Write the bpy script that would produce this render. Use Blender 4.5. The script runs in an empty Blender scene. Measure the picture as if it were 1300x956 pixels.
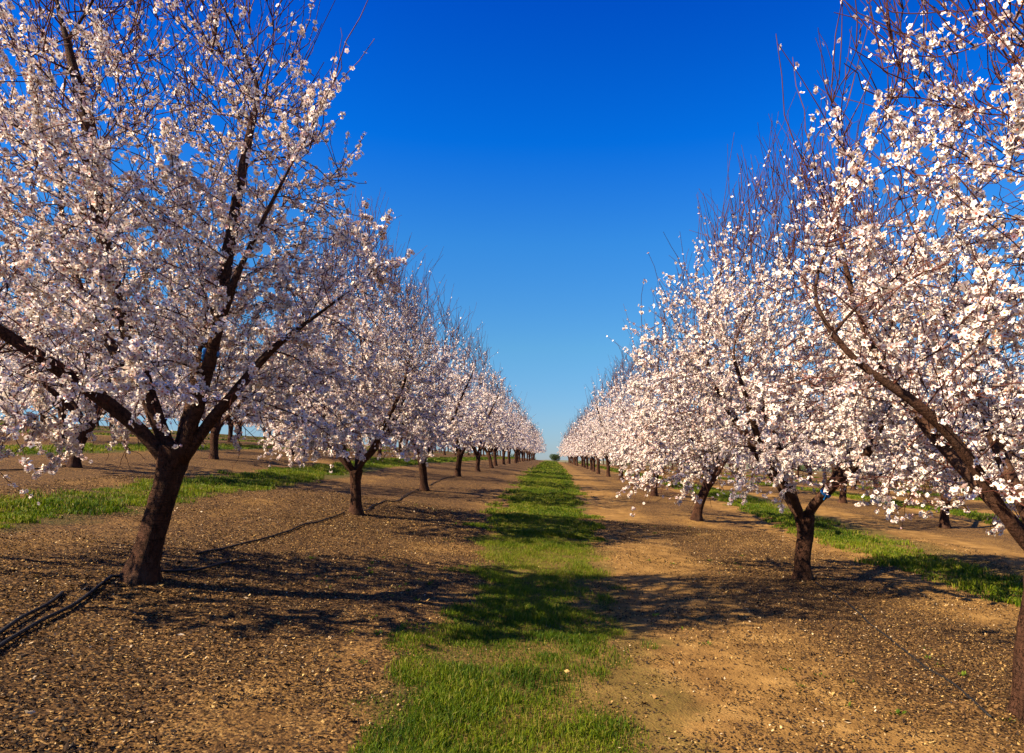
import bpy, math, random
import numpy as np
from mathutils import Vector

SC = bpy.context.scene
COL = SC.collection
R = math.radians

# ------------------------------------------------------------------ camera
EYE = 1.6
FPX, VPX, VPY = 867.0, 700.0, 583.0            # focal length in px of a 1300 px wide frame, vanishing point of the rows
cam_d = bpy.data.cameras.new('camera')
cam_d.sensor_width = 36.0
cam_d.lens = FPX / 1300.0 * 36.0
cam_d.shift_x = (650.0 - VPX) / 1300.0
cam_d.shift_y = (VPY - 478.0) / 1300.0
cam_d.clip_start = 0.05
cam_d.clip_end = 60000.0
cam = bpy.data.objects.new('camera', cam_d)
cam.location = (0, 0, EYE)
cam.rotation_euler = (R(90), 0, 0)
COL.objects.link(cam)
SC.camera = cam

# ------------------------------------------------------------------ light
SUN_EL = R(39.0)
SUN_AZ_X, SUN_AZ_Y = -1.0, -0.42               # horizontal direction towards the sun: left, a little behind the camera
world = bpy.data.worlds.new('World')
SC.world = world
world.use_nodes = True
wn = world.node_tree.nodes; wl = world.node_tree.links
wn.clear()
wo = wn.new('ShaderNodeOutputWorld'); bg = wn.new('ShaderNodeBackground')
sky = wn.new('ShaderNodeTexSky'); sky.sky_type = 'NISHITA'; sky.sun_disc = False
sky.sun_elevation = SUN_EL
sky.sun_rotation = math.atan2(SUN_AZ_X, SUN_AZ_Y)
sky.air_density = 1.0; sky.dust_density = 0.1; sky.ozone_density = 4.0; sky.altitude = 300
# clear late-winter sky: deep blue overhead through a polariser, paler towards the horizon
wtc = wn.new('ShaderNodeTexCoord'); wsep = wn.new('ShaderNodeSeparateXYZ'); wl.new(wtc.outputs['Generated'], wsep.inputs[0])
wr = wn.new('ShaderNodeValToRGB'); wl.new(wsep.outputs[2], wr.inputs[0])
we = wr.color_ramp.elements
for _ in range(4): we.new(0.5)
for e_, (p_, c_) in zip(we, [(0.0, (0.44, 0.55, 0.80)), (0.06, (0.47, 0.66, 0.88)), (0.16, (0.42, 0.82, 1.0)), (0.30, (0.22, 0.84, 1.34)), (0.42, (0.01, 0.66, 1.62)), (0.60, (0.0, 0.37, 1.50))]):
    e_.position = p_; e_.color = (*c_, 1)
tint = wn.new('ShaderNodeMix'); tint.data_type = 'RGBA'; tint.blend_type = 'MULTIPLY'; tint.inputs[0].default_value = 1.0
wl.new(sky.outputs[0], tint.inputs[6]); wl.new(wr.outputs[0], tint.inputs[7]); wl.new(tint.outputs[2], bg.inputs['Color'])
wl.new(bg.outputs[0], wo.inputs['Surface'])
bg.inputs['Strength'].default_value = 0.053

sd = bpy.data.lights.new('sun', 'SUN')
sd.energy = 5.0; sd.angle = R(0.53); sd.color = (1.0, 0.84, 0.62)
sun = bpy.data.objects.new('sun', sd)
hl = math.hypot(SUN_AZ_X, SUN_AZ_Y)
to_sun = Vector((SUN_AZ_X / hl * math.cos(SUN_EL), SUN_AZ_Y / hl * math.cos(SUN_EL), math.sin(SUN_EL)))
sun.rotation_euler = to_sun.to_track_quat('Z', 'Y').to_euler()
sun.location = (-20, 5, 20)
COL.objects.link(sun)

SC.view_settings.view_transform = 'Standard'
SC.view_settings.look = 'None'
SC.view_settings.gamma = 1.0
SC.view_settings.exposure = 1.34
SC.cycles.max_bounces = 5
SC.cycles.diffuse_bounces = 1
SC.cycles.transmission_bounces = 3
SC.cycles.glossy_bounces = 1
SC.cycles.use_denoising = True

# ------------------------------------------------------------------ helpers
def norm(v):
    return v / np.maximum(np.linalg.norm(v, axis=-1, keepdims=True), 1e-9)

def mesh_np(name, verts, faces, mat=None, smooth=False, attr=None):
    """verts (N,3); faces: list of (M,k) int arrays; attr: dict name -> (N,) floats"""
    me = bpy.data.meshes.new(name)
    verts = np.asarray(verts, dtype=np.float32)
    me.vertices.add(len(verts)); me.vertices.foreach_set('co', verts.ravel())
    faces = [np.asarray(f, dtype=np.int32) for f in faces if len(f)]
    loops = np.concatenate([f.ravel() for f in faces])
    tot = np.concatenate([np.full(len(f), f.shape[1], dtype=np.int32) for f in faces])
    start = np.concatenate([[0], np.cumsum(tot)[:-1]]).astype(np.int32)
    me.loops.add(len(loops)); me.loops.foreach_set('vertex_index', loops)
    me.polygons.add(len(tot)); me.polygons.foreach_set('loop_start', start)
    try: me.polygons.foreach_set('loop_total', tot)
    except Exception: pass
    me.update(calc_edges=True)
    me.polygons.foreach_set('use_smooth', np.full(len(tot), smooth, dtype=bool))
    for k, a in (attr or {}).items():
        at = me.attributes.new(k, 'FLOAT', 'POINT')
        at.data.foreach_set('value', np.asarray(a, dtype=np.float32))
    if mat: me.materials.append(mat)
    me.update()
    return me

def link(name, me, parent=None):
    o = bpy.data.objects.new(name, me); COL.objects.link(o)
    if parent: o.parent = parent
    return o

def tag(o, label=None, cat=None, group=None, kind=None):
    if label: o['label'] = label
    if cat: o['category'] = cat
    if group: o['group'] = group
    if kind: o['kind'] = kind
    return o

def vnoise(x, y, scale, seed):
    rs = np.random.RandomState(seed); G = rs.rand(256, 256)
    u = np.asarray(x) / scale + 1000.0; v = np.asarray(y) / scale + 1000.0
    iu = np.floor(u).astype(int); iv = np.floor(v).astype(int)
    fu = u - iu; fv = v - iv
    fu = fu * fu * (3 - 2 * fu); fv = fv * fv * (3 - 2 * fv)
    a = G[iu % 256, iv % 256]; b = G[(iu + 1) % 256, iv % 256]
    c = G[iu % 256, (iv + 1) % 256]; d = G[(iu + 1) % 256, (iv + 1) % 256]
    return (a * (1 - fu) + b * fu) * (1 - fv) + (c * (1 - fu) + d * fu) * fv

# ------------------------------------------------------------------ materials
def mat_new(name):
    m = bpy.data.materials.new(name); m.use_nodes = True
    nt = m.node_tree; nt.nodes.clear()
    out = nt.nodes.new('ShaderNodeOutputMaterial')
    return m, nt, out

class N:
    """small node-building helper"""
    def __init__(s, nt): s.nt = nt
    def add(s, t, **kw):
        n = s.nt.nodes.new(t)
        for k, v in kw.items(): setattr(n, k, v)
        return n
    def link(s, a, b): s.nt.links.new(a, b)
    def math(s, op, a, b=None, c=None, clamp=False):
        n = s.add('ShaderNodeMath', operation=op); n.use_clamp = clamp
        for i, v in enumerate((a, b, c)):
            if v is None: continue
            if isinstance(v, (int, float)): n.inputs[i].default_value = v
            else: s.link(v, n.inputs[i])
        return n.outputs[0]
    def noise(s, vec, scale, detail=4, rough=0.6, dist=0.0):
        n = s.add('ShaderNodeTexNoise'); n.inputs['Scale'].default_value = scale
        n.inputs['Detail'].default_value = detail; n.inputs['Roughness'].default_value = rough
        n.inputs['Distortion'].default_value = dist
        if vec is not None: s.link(vec, n.inputs['Vector'])
        return n
    def ramp(s, fac, stops):
        n = s.add('ShaderNodeValToRGB'); el = n.color_ramp.elements
        while len(el) < len(stops): el.new(0.5)
        for e, (p, c) in zip(el, stops):
            e.position = p; e.color = (c[0], c[1], c[2], 1) if not isinstance(c, (int, float)) else (c, c, c, 1)
        s.link(fac, n.inputs[0]); return n.outputs[0]
    def mix(s, fac, a, b):
        n = s.add('ShaderNodeMix', data_type='RGBA')
        for sock, v in ((n.inputs[0], fac), (n.inputs[6], a), (n.inputs[7], b)):
            if isinstance(v, (int, float)): sock.default_value = v
            elif isinstance(v, tuple): sock.default_value = (v[0], v[1], v[2], 1)
            else: s.link(v, sock)
        return n.outputs[2]
    def smooth(s, v, a, b):
        n = s.add('ShaderNodeMapRange', interpolation_type='SMOOTHSTEP')
        s.link(v, n.inputs[0]); n.inputs[1].default_value = a; n.inputs[2].default_value = b
        return n.outputs[0]

def make_ground_mat():
    m, nt, out = mat_new('orchard_soil'); n = N(nt)
    geo = n.add('ShaderNodeNewGeometry'); P = geo.outputs['Position']
    sep = n.add('ShaderNodeSeparateXYZ'); n.link(P, sep.inputs[0]); X = sep.outputs[0]
    # colour of the bare soil
    big = n.noise(P, 0.45, 4, 0.6, 0.4).outputs[0]
    mid = n.noise(P, 3.0, 5, 0.65).outputs[0]
    fine = n.noise(P, 38.0, 4, 0.7).outputs[0]
    soil = n.ramp(mid, [(0.3, (0.135, 0.068, 0.018)), (0.55, (0.25, 0.135, 0.036)), (0.75, (0.38, 0.220, 0.066))])
    # litter of hulls and leaves: cells with their own tone
    vor = n.add('ShaderNodeTexVoronoi'); vor.inputs['Scale'].default_value = 62.0; n.link(P, vor.inputs['Vector'])
    vs = n.add('ShaderNodeSeparateColor'); n.link(vor.outputs['Color'], vs.inputs[0])
    litter = n.ramp(vs.outputs[0], [(0.0, (0.014, 0.008, 0.004)), (0.40, (0.036, 0.019, 0.007)), (0.64, (0.080, 0.040, 0.013)), (0.86, (0.175, 0.088, 0.025)), (1.0, (0.34, 0.20, 0.066))])
    vor2 = n.add('ShaderNodeTexVoronoi'); vor2.inputs['Scale'].default_value = 15.0; n.link(P, vor2.inputs['Vector'])
    vs2 = n.add('ShaderNodeSeparateColor'); n.link(vor2.outputs['Color'], vs2.inputs[0])
    litter = n.mix(n.math('MULTIPLY', n.smooth(vs2.outputs[1], 0.35, 0.95), 0.30), litter, (0.14, 0.070, 0.022))
    # distance to the middle of the nearest alley
    pp = n.math('PINGPONG', X, 3.5)
    rowness = n.smooth(pp, 1.7, 2.7)                       # 1 under the trees
    left = n.smooth(X, 0.8, -1.2)                          # more litter on the left bank
    amt = n.math('ADD', n.math('MULTIPLY', rowness, 0.36), n.math('MULTIPLY', left, 0.32))
    amt = n.math('ADD', amt, n.math('MULTIPLY', n.math('SUBTRACT', big, 0.5), 1.1))
    amt = n.math('ADD', amt, 0.06)
    amt = n.math('ADD', amt, n.math('MULTIPLY', n.math('SUBTRACT', fine, 0.5), 1.5))
    lf = n.smooth(amt, 0.12, 0.42)
    col = n.mix(lf, soil, litter)
    # short green growth in the alleys
    gn = n.math('ADD', n.math('MULTIPLY', n.noise(P, 1.1, 5, 0.7).outputs[0], 1.5), n.math('MULTIPLY', fine, 0.5))
    ge = n.math('SUBTRACT', n.math('ADD', pp, gn), 1.0)
    gm = n.smooth(ge, 1.05, 0.70)
    gcol = n.ramp(fine, [(0.35, (0.022, 0.024, 0.007)), (0.5, (0.045, 0.055, 0.008)), (0.66, (0.10, 0.105, 0.014))])
    col = n.mix(n.math('MULTIPLY', gm, n.math('ADD', 0.45, n.math('MULTIPLY', n.smooth(sep.outputs[1], 10.0, 30.0), 0.50))), col, gcol)
    # open farmland past the orchard
    far = n.math('MAXIMUM', n.smooth(sep.outputs[1], 170.0, 210.0), n.smooth(n.math('ABSOLUTE', X), 90.0, 120.0))
    col = n.mix(far, col, n.ramp(n.noise(P, 0.006, 4, 0.6).outputs[0], [(0.35, (0.10, 0.12, 0.05)), (0.6, (0.19, 0.16, 0.09))]))
    b = n.add('ShaderNodeBsdfPrincipled'); n.link(col, b.inputs['Base Color'])
    b.inputs['Roughness'].default_value = 0.95; b.inputs['Specular IOR Level'].default_value = 0.12
    hgt = n.math('ADD', n.math('MULTIPLY', fine, 0.6), n.math('MULTIPLY', vor.outputs['Distance'], -0.3))
    hgt = n.math('ADD', hgt, n.math('MULTIPLY', mid, 1.2))
    bp = n.add('ShaderNodeBump'); bp.inputs['Strength'].default_value = 0.7; bp.inputs['Distance'].default_value = 0.02
    n.link(hgt, bp.inputs['Height']); n.link(bp.outputs[0], b.inputs['Normal'])
    n.link(b.outputs[0], out.inputs[0]); return m

def make_bark_mat(name, dark, lite, scale=14.0, bands=True):
    m, nt, out = mat_new(name); n = N(nt)
    tc = n.add('ShaderNodeTexCoord'); P = tc.outputs['Object']
    mp = n.add('ShaderNodeMapping'); mp.inputs['Scale'].default_value = (1, 1, 0.55); n.link(P, mp.inputs[0])
    a = n.noise(mp.outputs[0], scale, 8, 0.78, 1.0).outputs[0]
    b_ = n.noise(P, 3.0, 3, 0.6).outputs[0]
    col = n.ramp(a, [(0.32, dark), (0.5, tuple(0.5 * (x + y) for x, y in zip(dark, lite))), (0.72, lite)])
    col = n.mix(n.math('MULTIPLY', n.smooth(b_, 0.5, 0.72), 0.30), col, (0.13, 0.085, 0.058))
    w = None
    if bands:
        mb = n.add('ShaderNodeMapping'); mb.inputs['Scale'].default_value = (0.35, 0.35, 2.2); n.link(P, mb.inputs[0])
        w = n.noise(mb.outputs[0], 17, 3, 0.6, 1.2).outputs[0]
        col = n.mix(n.math('MULTIPLY', n.smooth(w, 0.56, 0.66), 0.55), col, tuple(c * 0.5 for c in dark))
    b = n.add('ShaderNodeBsdfPrincipled'); n.link(col, b.inputs['Base Color'])
    b.inputs['Roughness'].default_value = 0.85; b.inputs['Specular IOR Level'].default_value = 0.08
    bp = n.add('ShaderNodeBump'); bp.inputs['Strength'].default_value = 1.0; bp.inputs['Distance'].default_value = 0.03
    mc = n.add('ShaderNodeMapping'); mc.inputs['Scale'].default_value = (1, 1, 0.38); n.link(P, mc.inputs[0])
    wp = n.noise(mc.outputs[0], 22, 3, 0.6); wv = n.add('ShaderNodeVectorMath', operation='MULTIPLY_ADD')
    n.link(wp.outputs[1], wv.inputs[0]); wv.inputs[1].default_value = (.09, .09, .09); n.link(mc.outputs[0], wv.inputs[2])
    vc = n.add('ShaderNodeTexVoronoi', feature='DISTANCE_TO_EDGE'); vc.inputs['Scale'].default_value = 34; n.link(wv.outputs[0], vc.inputs['Vector'])
    crack = n.math('MAXIMUM', n.smooth(vc.outputs['Distance'], 0.0, 0.07), n.smooth(n.noise(P, 9.0, 4, 0.7).outputs[0], 0.45, 0.60))
    a = n.math('ADD', n.math('MULTIPLY', a, 0.8), n.math('MULTIPLY', crack, 0.35))
    n.link(n.mix(crack, tuple(c * .9 for c in dark), col), b.inputs['Base Color'])
    h = a if w is None else n.math('ADD', a, n.math('MULTIPLY', w, 0.6))
    n.link(h, bp.inputs['Height']); n.link(bp.outputs[0], b.inputs['Normal'])
    n.link(b.outputs[0], out.inputs[0]); return m

def make_leafy(name, ramp_stops, attr='tone', trans=0.3, rough=0.6, spec=0.2, sat_tip=None):
    """thin leaf, blade or petal: colour from a per-piece attribute, some light passes through"""
    m, nt, out = mat_new(name); n = N(nt)
    at = n.add('ShaderNodeAttribute', attribute_name=attr)
    col = n.ramp(at.outputs['Fac'], ramp_stops)
    if sat_tip:
        a2 = n.add('ShaderNodeAttribute', attribute_name='rim')
        col = n.mix(n.smooth(a2.outputs['Fac'], *sat_tip[0]), sat_tip[1], col)
    b = n.add('ShaderNodeBsdfPrincipled'); n.link(col, b.inputs['Base Color'])
    b.inputs['Roughness'].default_value = rough; b.inputs['Specular IOR Level'].default_value = spec
    t = n.add('ShaderNodeBsdfTranslucent'); n.link(col, t.inputs['Color'])
    mx = n.add('ShaderNodeMixShader'); mx.inputs[0].default_value = trans
    n.link(b.outputs[0], mx.inputs[1]); n.link(t.outputs[0], mx.inputs[2])
    n.link(mx.outputs[0], out.inputs[0]); return m

def make_plain(name, c, rough=0.6, spec=0.3, noise_amt=0.3, scale=20):
    m, nt, out = mat_new(name); n = N(nt)
    tc = n.add('ShaderNodeTexCoord')
    a = n.noise(tc.outputs['Object'], scale, 4, 0.6).outputs[0]
    col = n.ramp(a, [(0.3, tuple(x * (1 - noise_amt) for x in c)), (0.7, tuple(min(1, x * (1 + noise_amt)) for x in c))])
    b = n.add('ShaderNodeBsdfPrincipled'); n.link(col, b.inputs['Base Color'])
    b.inputs['Roughness'].default_value = rough; b.inputs['Specular IOR Level'].default_value = spec
    n.link(b.outputs[0], out.inputs[0]); return m

M_SOIL = make_ground_mat()
M_TRUNK = make_bark_mat('trunk_bark', (0.020, 0.010, 0.006), (0.110, 0.048, 0.026))
M_LIMB = make_bark_mat('limb_bark', (0.028, 0.014, 0.010), (0.145, 0.070, 0.040), 20)
M_TWIG = make_plain('twig_bark', (0.085, 0.030, 0.020), 0.7, 0.12, 0.65, 5)
M_PETAL = make_leafy('petals', [(0.0, (0.86, 0.60, 0.54)), (0.30, (0.93, 0.80, 0.69)), (1.0, (0.95, 0.88, 0.77))], trans=0.22, sat_tip=((0.02, 0.36), (0.62, 0.22, 0.26)))
M_STAMEN = make_leafy('stamens', [(0.0, (0.50, 0.10, 0.07)), (0.5, (0.60, 0.18, 0.07)), (1.0, (0.75, 0.42, 0.08))], trans=0.1)
M_GRASS = make_leafy('grass_blades', [(0.0, (0.016, 0.044, 0.003)), (0.4, (0.070, 0.125, 0.004)), (0.75, (0.20, 0.235, 0.007)), (1.0, (0.30, 0.22, 0.055))], trans=0.38, rough=0.55)
M_LITTER = make_leafy('dry_litter', [(0.0, (0.014, 0.009, 0.005)), (0.42, (0.042, 0.021, 0.008)), (0.72, (0.15, 0.076, 0.023)), (0.89, (0.33, 0.185, 0.054)), (0.975, (0.48, 0.31, 0.10)), (1.0, (0.66, 0.52, 0.34))], trans=0.08, rough=0.8)
M_LEAF = make_leafy('evergreen_leaves', [(0.0, (0.018, 0.038, 0.010)), (0.6, (0.055, 0.090, 0.020)), (1.0, (0.115, 0.150, 0.035))], trans=0.2)
M_HOSE = make_plain('black_hose', (0.012, 0.011, 0.010), 0.6, 0.18, 0.3)
M_BLUE = make_plain('blue_ribbon', (0.01, 0.17, 0.50), 0.5, 0.3, 0.15)

# ------------------------------------------------------------------ ground shape
KX = np.array([-20000, -1000, -300, -130, -90, -50, -31.5, -24.5, -17.5, -10.5, -3.5, -1.6, 0, 1.6, 3.5, 10.5, 17.5, 50, 100, 300, 1000, 20000.0])
KD = np.array([22, 20, 4, -4.6, -4.4, -2.95, -1.47, -.88, -.30, .34, 1.09, 1.36, 1.53, 1.62, 1.71, 2.07, 2.40, 3.4, 5.2, 12, 20, 22.0])
KY = np.array([-20000, -50, 5, 9.5, 12.2, 17, 23, 30, 37, 45, 52, 66, 82, 110, 140, 165, 230, 420, 1000, 20000.0])
KG = np.array([-18, -2, 0, .02, .09, .22, .42, .54, .60, .65, .69, .75, .82, .90, 1.0, .98, -1.2, -9, -18, -18.0])
def soft(x, kx, kv, w):
    return sum(np.interp(x + o * w, kx, kv) * c for o, c in ((-1, .16), (-.5, .22), (0, .24), (.5, .22), (1, .16)))
def gz(x, y):
    x = np.asarray(x, dtype=float); y = np.asarray(y, dtype=float)
    z = EYE - soft(x, KX, KD, 1.0) + soft(y, KY, KG, 2.0)
    near = np.clip((60 - np.abs(y)) / 30, 0, 1) * np.clip((40 - np.abs(x)) / 15, 0, 1)
    z = z + near * (0.055 * (vnoise(x, y, 1.7, 3) - .5) + 0.03 * (vnoise(x, y, .55, 4) - .5) + 0.10 * (vnoise(x, y, 4.5, 5) - .5))
    for tx, ty in ((-3.5, 5.81), (3.13, 4.4), (3.5, 9.5), (-3.5, 12.24), (3.5, 16.5)):
        r2 = (x - tx) ** 2 + (y - ty) ** 2
        z = z + .05 * np.exp(-r2 / .12) * (.6 + .8 * vnoise(x, y, .12, 6))
    return z
def gzf(x, y): return float(gz(np.array([x]), np.array([y]))[0])
def on_ground(px, py):
    """world point of the ground under a spot of the 1300 px photograph"""
    lo = None
    for d in np.geomspace(2.0, 200, 900):
        x = (px - VPX) / FPX * d
        if EYE - (py - VPY) / FPX * d <= gzf(x, d): return x, float(d)
    return x, float(d)

def axis(pieces):
    out = []
    for a, b, s in pieces: out.append(np.arange(a, b, s))
    return np.concatenate(out)
gx_r = axis([(0, 9, .06), (9, 20, .2), (20, 50, 1.0), (50, 120, 4)]); gx_r = np.concatenate([gx_r, np.geomspace(120, 20000, 30)])
gxs = np.concatenate([-gx_r[::-1][:-1], gx_r])
gys = np.concatenate([-np.geomspace(50, 20000, 14)[::-1], axis([(-40, 1, 2.0), (1, 13, .06), (13, 30, .16), (30, 70, .6), (70, 240, 2.5)]), np.geomspace(240, 20000, 40)])
GX, GY = np.meshgrid(gxs, gys)
GZ = gz(GX, GY)
fine_m = np.clip((16 - np.abs(GY)) / 4, 0, 1) * np.clip((10 - np.abs(GX)) / 2, 0, 1)
rs = np.random.RandomState(7)
GZ = GZ + fine_m * (0.012 * (vnoise(GX, GY, .16, 8) - .5))
nx, ny = len(gxs), len(gys)
idx = np.arange(nx * ny).reshape(ny, nx)
quads = np.stack([idx[:-1, :-1], idx[:-1, 1:], idx[1:, 1:], idx[1:, :-1]], -1).reshape(-1, 4)
ground = link('ground', mesh_np('ground', np.stack([GX, GY, GZ], -1).reshape(-1, 3), [quads], M_SOIL, True))
tag(ground, 'brown orchard soil rising gently to the crest', kind='structure')

# ------------------------------------------------------------------ tubes
def frames(pts):
    t = np.gradient(pts, axis=0); t = norm(t)
    ref = np.array([0.0, 1.0, 0.0]) if abs(t[0][1]) < .9 else np.array([1.0, 0, 0])
    u = np.cross(t[0], ref); u /= np.linalg.norm(u)
    U = []
    for k in range(len(pts)):
        u = u - t[k] * np.dot(u, t[k]); u /= max(np.linalg.norm(u), 1e-9); U.append(u)
    U = np.array(U); return U, np.cross(t, U)

class Acc:
    def __init__(s): s.v = []; s.f = {}; s.n = 0; s.a = []
    def tube(s, pts, rad, sides, cap=True, wob=0.0, rng=None):
        pts = np.asarray(pts, float); rad = np.asarray(rad, float)
        U, V = frames(pts)
        an = np.linspace(0, 2 * np.pi, sides, endpoint=False)
        rr = rad[:, None] * np.ones(sides)
        if wob and rng is not None:
            rr = rr * (1 + wob * rng.standard_normal(rr.shape))
        ring = pts[:, None, :] + rr[..., None] * (np.cos(an)[None, :, None] * U[:, None, :] + np.sin(an)[None, :, None] * V[:, None, :])
        K = len(pts)
        i = np.arange(K * sides).reshape(K, sides) + s.n
        q = np.stack([i[:-1], np.roll(i[:-1], -1, 1), np.roll(i[1:], -1, 1), i[1:]], -1).reshape(-1, 4)
        s.v.append(ring.reshape(-1, 3)); s.f.setdefault(4, []).append(q); s.n += K * sides
        if cap:
            s.f.setdefault(sides, []).append(i[-1][None, :]); s.f[sides].append(i[0][::-1][None, :])
    def raw(s, v, f, a=None):
        v = np.asarray(v).reshape(-1, 3); f = np.asarray(f)
        s.f.setdefault(f.shape[1], []).append(f + s.n); s.v.append(v); s.n += len(v)
        if a is not None: s.a.append(a)
    def mesh(s, name, mat, smooth=True, attr=None):
        return mesh_np(name, np.concatenate(s.v), [np.concatenate(x) for x in s.f.values()], mat, smooth, attr)

# ------------------------------------------------------------------ almond trees
def resample(pl, step):
    pl = np.asarray(pl, float)
    # smooth polyline through the points (Catmull-Rom)
    P = np.vstack([2 * pl[0] - pl[1], pl, 2 * pl[-1] - pl[-2]])
    out = []
    for i in range(1, len(P) - 2):
        for t in np.linspace(0, 1, 12, endpoint=False):
            a, b, c, d = P[i - 1], P[i], P[i + 1], P[i + 2]
            out.append(.5 * ((2 * b) + (-a + c) * t + (2 * a - 5 * b + 4 * c - d) * t * t + (-a + 3 * b - 3 * c + d) * t ** 3))
    out.append(pl[-1]); out = np.array(out)
    s = np.concatenate([[0], np.cumsum(np.linalg.norm(np.diff(out, axis=0), axis=1))])
    m = max(2, int(s[-1] / step)); ss = np.linspace(0, s[-1], m + 1)
    return np.stack([np.interp(ss, s, out[:, k]) for k in range(3)], -1)

DEF_PROFILE = ([1.22, 1.5, 2.0, 2.8, 3.6, 4.4, 5.1, 5.6, 6.0], [1.8, 2.1, 2.2, 2.1, 1.9, 1.55, 1.15, .75, .3])
def crown_radius(spec, z, az):
    r = np.interp(z, *spec.get('profile', DEF_PROFILE))
    r = r * (1 + .13 * np.sin(2 * az + spec['ph'][0]) + .10 * np.sin(3 * az + spec['ph'][1]) + .08 * np.sin(5 * az + 2 * z + spec['ph'][2]))
    if 'squash' in spec: r = r * spec['squash'](az)
    return r

def grow(spec, rng, n_attr, step, kill):
    prof = spec.get('profile', DEF_PROFILE); z0, z1 = prof[0][0], prof[0][-1]
    pts = []
    cx, cy = spec.get('centre', (0, 0))
    while len(pts) < n_attr:
        z = rng.uniform(z0, z1); az = rng.uniform(0, 2 * np.pi); r = rng.uniform(0, 1) ** .5
        rm = crown_radius(spec, z, az)
        if rng.uniform() > (rm / 2.8) ** 1.0: continue
        rr = r * rm
        if z < 2.2 and rr < (2.3 - z) * 1.1: continue
        q = (cx + rr * math.cos(az), cy + rr * math.sin(az), z)
        if 'clear' in spec and spec['clear'](*q): continue
        pts.append(q)
    A = np.array(pts)
    pos, par, lid = [], [], []
    for li, pl in enumerate(spec['limbs']):
        rp = resample(pl, step); base = len(pos)
        rp[2:-1] += rng.standard_normal((len(rp) - 3, 3)) * .012
        for k, p in enumerate(rp):
            pos.append(p); par.append(-1 if k == 0 else base + k - 1); lid.append(li)
    pos = [np.array(p) for p in pos]
    Np = np.array(pos)
    d = np.linalg.norm(A[:, None, :] - Np[None], axis=2); bi = d.argmin(1); bd = d.min(1)
    alive = np.ones(len(A), bool); taken = set()
    infl = 1.6
    for it in range(90):
        alive &= bd > kill
        act = np.where(alive & (bd < (9 if it < 2 else infl)))[0]
        if len(act) == 0: break
        nodes = {}
        v = norm(A[act] - Np[bi[act]])
        acc = np.zeros_like(Np); cnt = np.zeros(len(Np))
        np.add.at(acc, bi[act], v); np.add.at(cnt, bi[act], 1)
        src = np.where(cnt > 0)[0]
        new = []
        for s_ in src:
            dv = acc[s_] / cnt[s_] + rng.standard_normal(3) * .22
            if par[s_] >= 0: dv = dv + .45 * norm(Np[s_] - Np[par[s_]])
            dv[2] += .12
            dv = dv / max(np.linalg.norm(dv), 1e-6)
            key = (s_, tuple(np.round(dv, 0)))
            if key in taken: continue
            taken.add(key)
            new.append((Np[s_] + dv * step, s_))
        if not new: break
        base = len(pos)
        NV = np.array([p for p, _ in new])
        for p, s_ in new: pos.append(p); par.append(int(s_)); lid.append(lid[s_])
        dn = np.linalg.norm(A[:, None, :] - NV[None], axis=2)
        m = dn.min(1); am = dn.argmin(1) + base
        upd = m < bd; bd[upd] = m[upd]; bi[upd] = am[upd]
        Np = np.vstack([Np, NV])
        if len(pos) > 9000: break
    par = np.array(par); lid = np.array(lid)
    n = len(Np)
    # radii by the pipe rule
    e = 2.25; tip = .0042
    w = np.zeros(n); kids = [[] for _ in range(n)]
    for i in range(n):
        if par[i] >= 0: kids[par[i]].append(i)
    for i in range(n - 1, -1, -1):
        if not kids[i]: w[i] += tip ** e
        if par[i] >= 0: w[par[i]] += w[i]
    rad = w ** (1 / e)
    for li in range(len(spec['limbs'])):
        s_ = lid == li; mx = rad[s_].max(); want = spec['limb_rs'][li] if 'limb_rs' in spec else spec.get('limb_r', .068) * (1.0 if li < 4 else .8)
        pass
        rad[s_] = tip + (want - tip) * np.clip((rad[s_] - tip) / max(mx - tip, 1e-4), 0, 1) ** 1.7
    # relax the zigzag
    main = np.array([max(k, key=lambda c: w[c]) if k else -1 for k in kids])
    for _ in range(3):
        q = Np.copy(); ok = (par >= 0) & (main >= 0)
        q[ok] = .5 * Np[ok] + .25 * (Np[par[ok]] + Np[main[ok]])
        Np = q
    return Np, par, kids, main, lid, rad

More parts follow.
